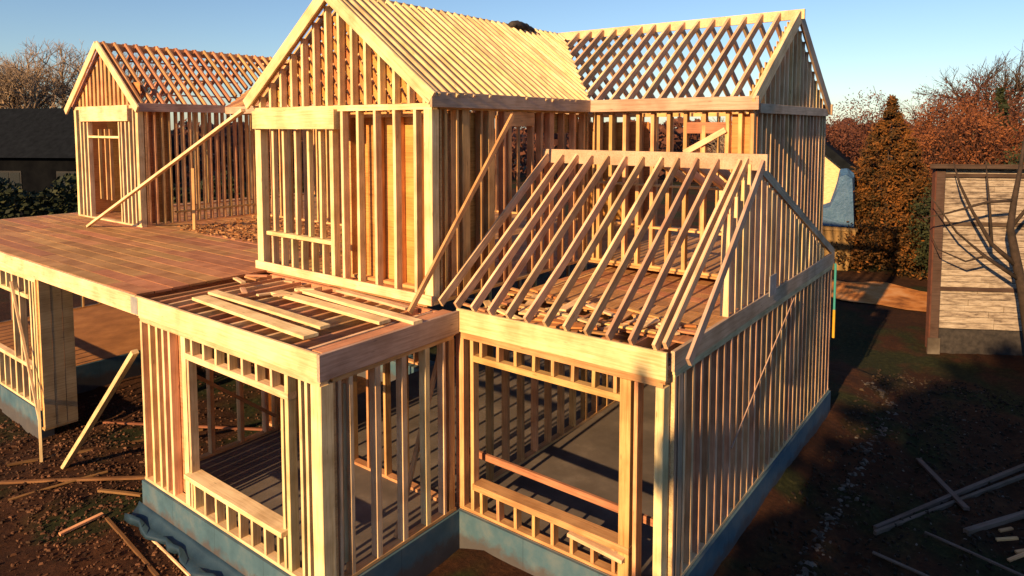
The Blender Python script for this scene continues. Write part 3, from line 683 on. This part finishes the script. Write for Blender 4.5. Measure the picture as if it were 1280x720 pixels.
def bare(loc, h, seed, label, mat, twig, group=None, depth=6, r0=None, spread=.5, name='bare_tree', kids=3):
    r_ = random.Random(seed); z = gz(loc[0], loc[1]) - .05; t = root(name, (loc[0], loc[1], z), label, 'tree', group); mw = Matrix.Translation((loc[0], loc[1], z))
    T, W_ = ([], []), ([], [])
    def seg(p, d, L, r, lv):
        q = p + d * L; mid = (p + q) / 2 + V((r_.gauss(0, 1), r_.gauss(0, 1), r_.gauss(0, .5))) * L * .05
        tgt = T if lv < 2 else W_; v, f = tube([p, mid, q], [r, r * .85, r * .68], 6 if lv < 2 else (4 if lv < 4 else 3)); k = len(tgt[0]); tgt[0].extend(v); tgt[1].extend([tuple(k + i for i in x) for x in f])
        if lv >= depth: return
        for i in range(kids if lv else kids + 1):
            nd = (d + V((r_.gauss(0, spread), r_.gauss(0, spread), r_.gauss(.12, spread * .5)))).normalized()
            seg(mid.lerp(q, 1 if i == 0 else r_.uniform(0, .9)), nd, L * r_.uniform(.62, .85), r * .62, lv + 1)
    seg(V((0, 0, 0)), V((0, 0, 1)), h * .28, r0 or h * .022, 0)
    put('trunk', *T, mat, t, mw, True); put('crown', *W_, twig, t, mw, True); return t

# autumn trees to the right
leafy((29.2, -1.55), 7.7, 2.35, 30000, .07, L_CONE, 'tall cone shaped conifer, orange on its sunny side', 11, shape='cone', clumps=700, base=.03, name='conifer_tree', cl=.11, bark=M_DBARK)
spec = [((40, 5.6), 7.4, 3.0, L_RUST, 'rust brown tree just right of the end gable'), ((36, 2.6), 6.6, 2.6, L_RUST, 'low rust tree behind the black roofed house'),
        ((42, 1.4), 8.2, 2.8, L_RUST, 'dark rust tree left of the cone shaped conifer'), ((38, -2.9), 7.8, 2.8, L_ORANGE, 'bright orange tree right of the cone shaped conifer'),
        ((34, -4.3), 7.2, 2.4, L_ORANGE, 'orange brown tree behind the left end of the shed'), ((46, -3.3), 9.2, 3.4, L_RUST, 'tall reddish tree behind the bright orange tree'),
        ((36, -6.6), 7.0, 2.6, L_ORANGE, 'orange tree above the shed roof at the right edge'), ((44, -8.0), 9.2, 3.4, L_RUST, 'tall rust tree at the right edge of the photo'),
        ((29, -6.9), 5.6, 2.2, L_DARK, 'low dark green tree directly above the shed roof'),
        ((39, .0), 6.2, 2.0, L_ORANGE, 'orange tree between the black roof and the cone shaped conifer'), ((27.5, -4.4), 4.2, 1.7, L_DARK, 'dark bush beside the left end of the shed')]
for i, (p, h, rx, mt, lab) in enumerate(spec):
    leafy(p, h, rx, 11000, .07, mt, lab, 20 + i, group='autumn trees beyond the yard', clumps=150, base=.05, cl=.14, twigs=M_RTWIG)
leafy((41, -5.1), 8.6, 1.3, 5000, .14, L_DARK, 'narrow dark evergreen pointing above the orange trees', 51, shape='cone', clumps=120, base=.1, name='conifer_tree', cl=.2, bark=M_DBARK)
bare((50, -3.6), 13.2, 61, 'tall bare tree spreading above the autumn trees at right', M_BARK, M_BARK, depth=7, spread=.45, r0=.3)
bare((52, -8.5), 10.5, 62, 'bare tree rising at the right edge behind the shed', M_BARK, M_BARK, depth=6, spread=.45)
# bare trees at far left
for i, (p, lab) in enumerate((((17, 66), 'bare pale tree at the left edge behind the dark house'), ((18.6, 60), 'bare pale tree left of the wide one behind the dark house'), ((20.5, 59.5), 'wide bare tree behind the right end of the dark house'), ((15, 58), 'bare pale tree above the middle of the dark roof'), ((23, 60), 'bare pale tree directly left of the small gable'))):
    bare(p, 14 + (i % 2), 70 + i, lab, M_BARK, M_TWIG, 'bare trees behind the dark house', depth=7, spread=.5, r0=.36)
for i in range(3):
    bare((44 + i * 3.5, 9.5 + i * 1.5), 8.5, 80 + i, ['slender bare tree seen through the cross range', 'slender bare tree nearly hidden behind the end gable', 'slender bare tree right behind the cross roof'][i], M_BARK, M_TWIG, depth=5)
# far woods
r_ = random.Random(4); vs, fs = [], []
for i in range(42000):
    a = r_.uniform(R(-20), R(110)); d = r_.uniform(75, 105); hh = 6.6 + 1.6 * noise.noise(V((a * 14, 0, 3))) + 1.2 * noise.noise(V((a * 50, 0, 7)))
    p = V((-5 + d * math.cos(a), -6 + d * math.sin(a), -.6 + hh * r_.random() ** .7)); u = V((r_.gauss(0, 1), r_.gauss(0, 1), r_.gauss(0, 1))).normalized(); v_ = u.orthogonal(); l = .42 * r_.uniform(.5, 1.4); k = len(vs)
    vs += [p - u * l, p + v_ * l * .6, p + u * l, p - v_ * l * .6]; fs.append((k, k + 1, k + 2, k + 3))
tag(put('far_woods', vs, fs, L_RUST), 'far low belt of brown woodland along the horizon', 'woods', kind='stuff')
# unseen dense trees added behind the viewer's right to shade the right hand yard
for i in range(12):
    leafy((-18 - (i % 2) * 2.5, -8.7 - i * 3.1), 13.2 + (i % 3) * .5, 3.4, 9000, .42, L_SHADE, ['tall leafy tree added to shade the yard'][0] + ', outside the picture', 100 + i, group='unseen trees added to shade the yard', clumps=70, base=.02, name='added_shade_tree', cl=.2)

# ------------------------------------------------------------------ neighbours
def oriented(o3, deg): return Matrix.Translation(o3) @ Matrix.Rotation(R(deg), 4, 'Z')
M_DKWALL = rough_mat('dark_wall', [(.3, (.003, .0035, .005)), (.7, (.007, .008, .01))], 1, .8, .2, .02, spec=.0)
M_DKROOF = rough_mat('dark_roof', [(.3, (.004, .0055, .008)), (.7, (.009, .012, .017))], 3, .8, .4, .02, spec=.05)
M_GLASS, n, b = newmat('window_glass'); b.inputs['Base Color'].default_value = (.02, .025, .03, 1); b.inputs['Roughness'].default_value = .1
M_GREY = rough_mat('grey_trim', [(.3, (.010, .011, .014)), (.7, (.018, .02, .024))], 3, .8, .1, .01)
def prism(name, prof, L, mat, parent, mw):
    n_ = len(prof); vs = [(x, 0, z) for x, z in prof] + [(x, L, z) for x, z in prof]
    fs = [tuple(range(n_ - 1, -1, -1)), tuple(range(n_, 2 * n_))] + [(i, (i + 1) % n_, (i + 1) % n_ + n_, i + n_) for i in range(n_)]
    fs = [tuple(f_) for f_ in fs]
    return put(name, vs, fs, mat, parent, mw)
# dark long house at far left; local x away from camera, y along the front
mw = oriented((8.0, 48.0, -.7), -48) 
dh = root('dark_house', (8.0, 48.0, -.7), 'long dark house with low dark roof at the far left', 'house'); WM[dh.name] = Matrix.Translation((8, 48, -.7))
mw = Matrix.Translation((13.6, 38.6, -.7)) @ Matrix.Rotation(math.atan2(-5.6, 9.4) * -1 * 0 + math.atan2(9.4, -5.6) - math.pi / 2, 4, 'Z')
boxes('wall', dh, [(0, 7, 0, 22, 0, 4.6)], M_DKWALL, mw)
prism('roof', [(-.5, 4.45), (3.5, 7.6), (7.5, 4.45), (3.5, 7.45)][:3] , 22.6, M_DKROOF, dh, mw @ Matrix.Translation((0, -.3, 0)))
for i in range(5):
    wf = boxes('window', dh, [(-.04, -.001, 2 + i * 4, 3.6 + i * 4, 2.2, 3.6)], M_GREY, mw)
    boxes('pane', wf, [(-.06, -.042, 2.1 + i * 4, 2.75 + i * 4, 2.3, 3.5), (-.06, -.042, 2.85 + i * 4, 3.5 + i * 4, 2.3, 3.5)], M_GLASS, mw)
# dark hedge before it
r_ = random.Random(14); vs, fs = [], []
for i in range(9000):
    t = r_.random(); p = V((6 + t * 14, 36 - t * 10 + r_.gauss(0, .4), -.6 + r_.random() * (3.3 + .5 * math.sin(t * 30)))); u = V((r_.gauss(0, 1), r_.gauss(0, 1), r_.gauss(0, 1))).normalized(); v_ = u.orthogonal(); k = len(vs)
    vs += [p - u * .16, p + v_ * .1, p + u * .16, p - v_ * .1]; fs.append((k, k + 1, k + 2, k + 3))
tag(put('hedge', vs, fs, L_DARK), 'dark clipped hedge in front of the dark house', 'hedge')

# neighbour house with black roof and sunlit wall
M_CREAM = rough_mat('cream_shingle', [(.3, (.45, .33, .17)), (.5, (.62, .48, .27)), (.7, (.72, .58, .36))], 5, .8, .4, .02, stretch=(1, 1, 5))
nh = root('neighbour_house', (34, 1.5, -.65), 'cream shingled house with black roof beyond the end gable', 'house')
mw = Matrix.Translation((32.6, .75, -.65)) @ Matrix.Rotation(R(8), 4, 'Z')
gv = [(0, 0), (6.4, 0), (6.4, 4.0), (3.2, 6.75), (0, 4.0)]
put('wall', [(0, y, z) for y, z in gv] + [(9, y, z) for y, z in gv], [(4, 3, 2, 1, 0), (5, 6, 7, 8, 9)] + [(i, (i + 1) % 5, (i + 1) % 5 + 5, i + 5) for i in (0, 1, 4)], M_CREAM, nh, mw)
vs = []
for xx in (-.7, 9.4):
    for (yy, zz) in ((-.6, 3.5), (3.2, 6.78), (7.0, 3.5), (7.0, 4.0), (3.2, 7.35), (-.6, 4.0)): vs.append((xx, yy, zz))
fs = [(0, 1, 4, 5), (1, 2, 3, 4), (11, 10, 7, 6), (10, 9, 8, 7)] + [(i, i + 6, (i + 1) % 6 + 6, (i + 1) % 6) for i in range(6)]
put('roof', vs, fs, M_DKROOF, nh, mw)
# skip and tarpaulin
M_TAN = rough_mat('tan_steel', [(.3, (.16, .10, .04)), (.7, (.26, .17, .07))], 2, .7, .1, .01)
M_TARP = rough_mat('blue_tarp', [(.3, (.03, .085, .19)), (.7, (.06, .14, .27))], 2.5, .55, 1.0, .12)
mw = Matrix.Translation((27.4, -.6, -.65)) @ Matrix.Rotation(R(10), 4, 'Z')
sk = root('skip', (27.4, -.6, -.65), 'tan steel skip standing beyond the far corner of the wing', 'skip')
vs = []
for (z, e) in ((0, -.25), (1.9, .05), (1.9, -.02), (.15, -.28)):
    vs += [(-e, -e, z), (1.8 + e, -e, z), (1.8 + e, 2.4 + e, z), (-e, 2.4 + e, z)]
fs = [(0, 1, 2, 3)] + [(k + i, k + (i + 1) % 4, k + 4 + (i + 1) % 4, k + 4 + i) for k in (0, 4, 8) for i in range(4)] + [(12, 13, 14, 15)]
put('body', vs, fs, M_TAN, sk, mw)
boxes('rim', sk, [(-.10, 1.9, -.11, -.03, 1.8, 1.96), (-.10, 1.9, 2.43, 2.51, 1.8, 1.96), (-.10, -.03, -.02, 2.42, 1.8, 1.96), (1.83, 1.9, -.02, 2.42, 1.8, 1.96)], M_TAN, mw)
prof = [(0, 0), (.1, 2.35), (.35, 2.55), (.62, 2.5), (.78, 1.7), (1.0, .95), (1.5, .75), (1.7, .6), (2.1, .55), (2.2, 0)]
vs, fs = [], []; NL = 9
for j in range(NL):
    for i, (yy, zz) in enumerate(prof):
        vs.append((j * .2 + .03 * math.sin(i * 2.1 + j), yy + .04 * math.sin(j * 1.7 + i), zz * (1 - .03 * abs(j - 4)) + .04 * math.sin(j * 2 + i * 1.3) * (zz > 0)))
P_ = len(prof)
for j in range(NL - 1):
    for i in range(P_): a, b = j * P_ + i, j * P_ + (i + 1) % P_; fs.append((a, b, b + P_, a + P_))
fs += [tuple(range(P_ - 1, -1, -1)), tuple((NL - 1) * P_ + i for i in range(P_))]
tag(put('tarpaulin', vs, fs, M_TARP, None, mw @ Matrix.Translation((.05, .05, 1.97))), 'blue tarpaulin draped over a stack on the tan skip', 'tarpaulin')

# shed on the right: facade from P along u, local x along facade, y inwards
P0, u = V((17.0, -4.47, -.65)), V((.5, -.866, 0))
mw = Matrix((u, V((.866, .5, 0)), V((0, 0, 1)))).transposed().to_4x4(); mw.translation = P0
shd = root('weathered_shed', P0, 'weathered shed with peeling pale board walls and dark posts', 'shed')
M_PEEL, n, b = newmat('peeling_boards')
tc = n.nodes.new('ShaderNodeTexCoord'); g_ = n.nodes.new('ShaderNodeNewGeometry')
mp = n.nodes.new('ShaderNodeMapping'); mp.inputs['Scale'].default_value = (1.2, 1, 7); n.links.new(tc.outputs['Object'], mp.inputs[0])
ns = n.nodes.new('ShaderNodeTexNoise'); ns.inputs['Scale'].default_value = 2.2; ns.inputs['Detail'].default_value = 9; ns.inputs['Roughness'].default_value = .7; n.links.new(mp.outputs[0], ns.inputs[0])
rr = ramp(n, [(.40, (.05, .04, .035)), (.48, (.16, .13, .11)), (.6, (.30, .26, .22)), (.8, (.44, .41, .37))])
n.links.new(mth(n, 'ADD', ns.outputs[0], mth(n, 'MULTIPLY', g_.outputs['Random Per Island'], .12)), rr.inputs[0]); n.links.new(rr.outputs[0], b.inputs['Base Color']); b.inputs['Roughness'].default_value = .85
bp = n.nodes.new('ShaderNodeBump'); bp.inputs['Strength'].default_value = .5; bp.inputs['Distance'].default_value = .02; n.links.new(ns.outputs[0], bp.inputs['Height']); n.links.new(bp.outputs[0], b.inputs['Normal'])
Bs = []; z = .75; i = 0
while z < 5.1:
    x = .15
    while x < 7.9:
        e = min(7.95, x + rb.uniform(.7, 1.9)); Bs.append((x, e - .01, -.008 + rb.uniform(-.022, .012), .05, z, z + .152)); x = e
    z += .165
shb = boxes('wall', shd, Bs, M_PEEL, mw); K_ = .78
for x0 in (.16, 7.88):
    put('side_wall', [(x0 + (y - .06) * K_ + e, y, z) for z in (0, 4.85) for y, e in ((.06, 0), (5, 0), (5, .06), (.06, .06))], [(0, 1, 2, 3), (7, 6, 5, 4), (0, 4, 5, 1), (1, 5, 6, 2), (2, 6, 7, 3), (3, 7, 4, 0)], W_DARK, shd, mw)
boxes('back_wall', shd, [(4.06, 11.7, 5.01, 5.06, 0, 4.85)], W_DARK, mw)
boxes('plinth', shd, [(.1, 7.98, -.01, .3, -.3, .73)], M_BLACK, mw)
for x0, x1 in ((-.02, .2), (3.9, 4.08), (7.9, 8.1)): boxes('post', shd, [(x0, x1, -.12, .06, 0, 5.25)], W_DARK, mw)
boxes('rusty_trim', shd, [(-.06, -.022, -.13, .05, .2, 5.2)], rough_mat('rust_red', [(.3, (.06, .025, .02)), (.7, (.12, .045, .03))], 5), mw)
boxes('post_foot', shd, [(-.08, .24, -.16, -.122, .05, .5)], M_GREY if False else M_STONE, mw)
for z in (1.82, 3.62, 4.95): boxes('rail', shd, [(.21, 3.89, -.07, -.015, z, z + .1), (4.09, 7.89, -.07, -.015, z, z + .1)], W_DARK, mw)
rfv = [(-.3, -.35, 5.2), (8.3, -.35, 5.2), (12.3, 5.3, 4.9), (3.7, 5.3, 4.9), (-.3, -.35, 5.32), (8.3, -.35, 5.32), (12.3, 5.3, 5.02), (3.7, 5.3, 5.02)]
put('roof', rfv, [(0, 3, 2, 1), (4, 5, 6, 7), (0, 1, 5, 4), (1, 2, 6, 5), (2, 3, 7, 6), (3, 0, 4, 7)], W_DARK, shd, mw)
# branching bare tree in front of the shed
t = root('bare_tree', (16.94, -6.77, -.62), 'dark leaning bare tree in front of the shed wall', 'tree')
T = ([], [])
def br(p, r):
    v, f_ = tube(p, r, 7); k = len(T[0]); T[0].extend(v); T[1].extend([tuple(k + i for i in q) for q in f_])
br([(16.94, -6.85, -.7), (16.85, -6.65, .6), (16.8, -6.52, 1.44), (16.71, -6.37, 2.17), (16.61, -6.19, 3.09), (16.64, -6.24, 3.81), (16.69, -6.33, 4.6), (16.75, -6.4, 5.5)], [.15, .13, .12, .11, .09, .07, .05, .025])
put('trunk', *T, M_DBARK, t, None, True); T = ([], [])
br([(16.72, -6.38, 2.1), (16.4, -5.83, 2.66), (16.15, -5.4, 3.5), (15.98, -5.11, 4.2), (15.9, -4.95, 4.8)], [.07, .055, .04, .03, .012])
br([(16.75, -6.45, 1.75), (16.3, -5.7, 2.35), (15.95, -5.1, 2.95), (15.62, -4.5, 3.9)], [.06, .045, .03, .012])
br([(16.64, -6.24, 3.8), (16.3, -5.7, 3.75), (15.9, -4.9, 3.45), (15.62, -4.35, 3.3)], [.04, .035, .025, .012])
br([(16.4, -5.83, 2.66), (16.36, -5.75, 3.6), (16.28, -5.62, 4.8)], [.04, .03, .012])
br([(16.6, -6.2, 3.1), (16.9, -6.75, 4.0), (17.1, -7.1, 5.0)], [.05, .035, .015])
br([(16.8, -6.52, 1.44), (17.15, -7.1, 2.5), (17.4, -7.5, 4.0)], [.06, .045, .02])
br([(16.3, -5.7, 2.35), (16.1, -5.3, 2.2), (15.8, -4.7, 2.5), (15.7, -4.5, 3.0)], [.03, .025, .018, .01])
put('crown', *T, M_DBARK, t, None, True)
print('objects', len(bpy.data.objects))
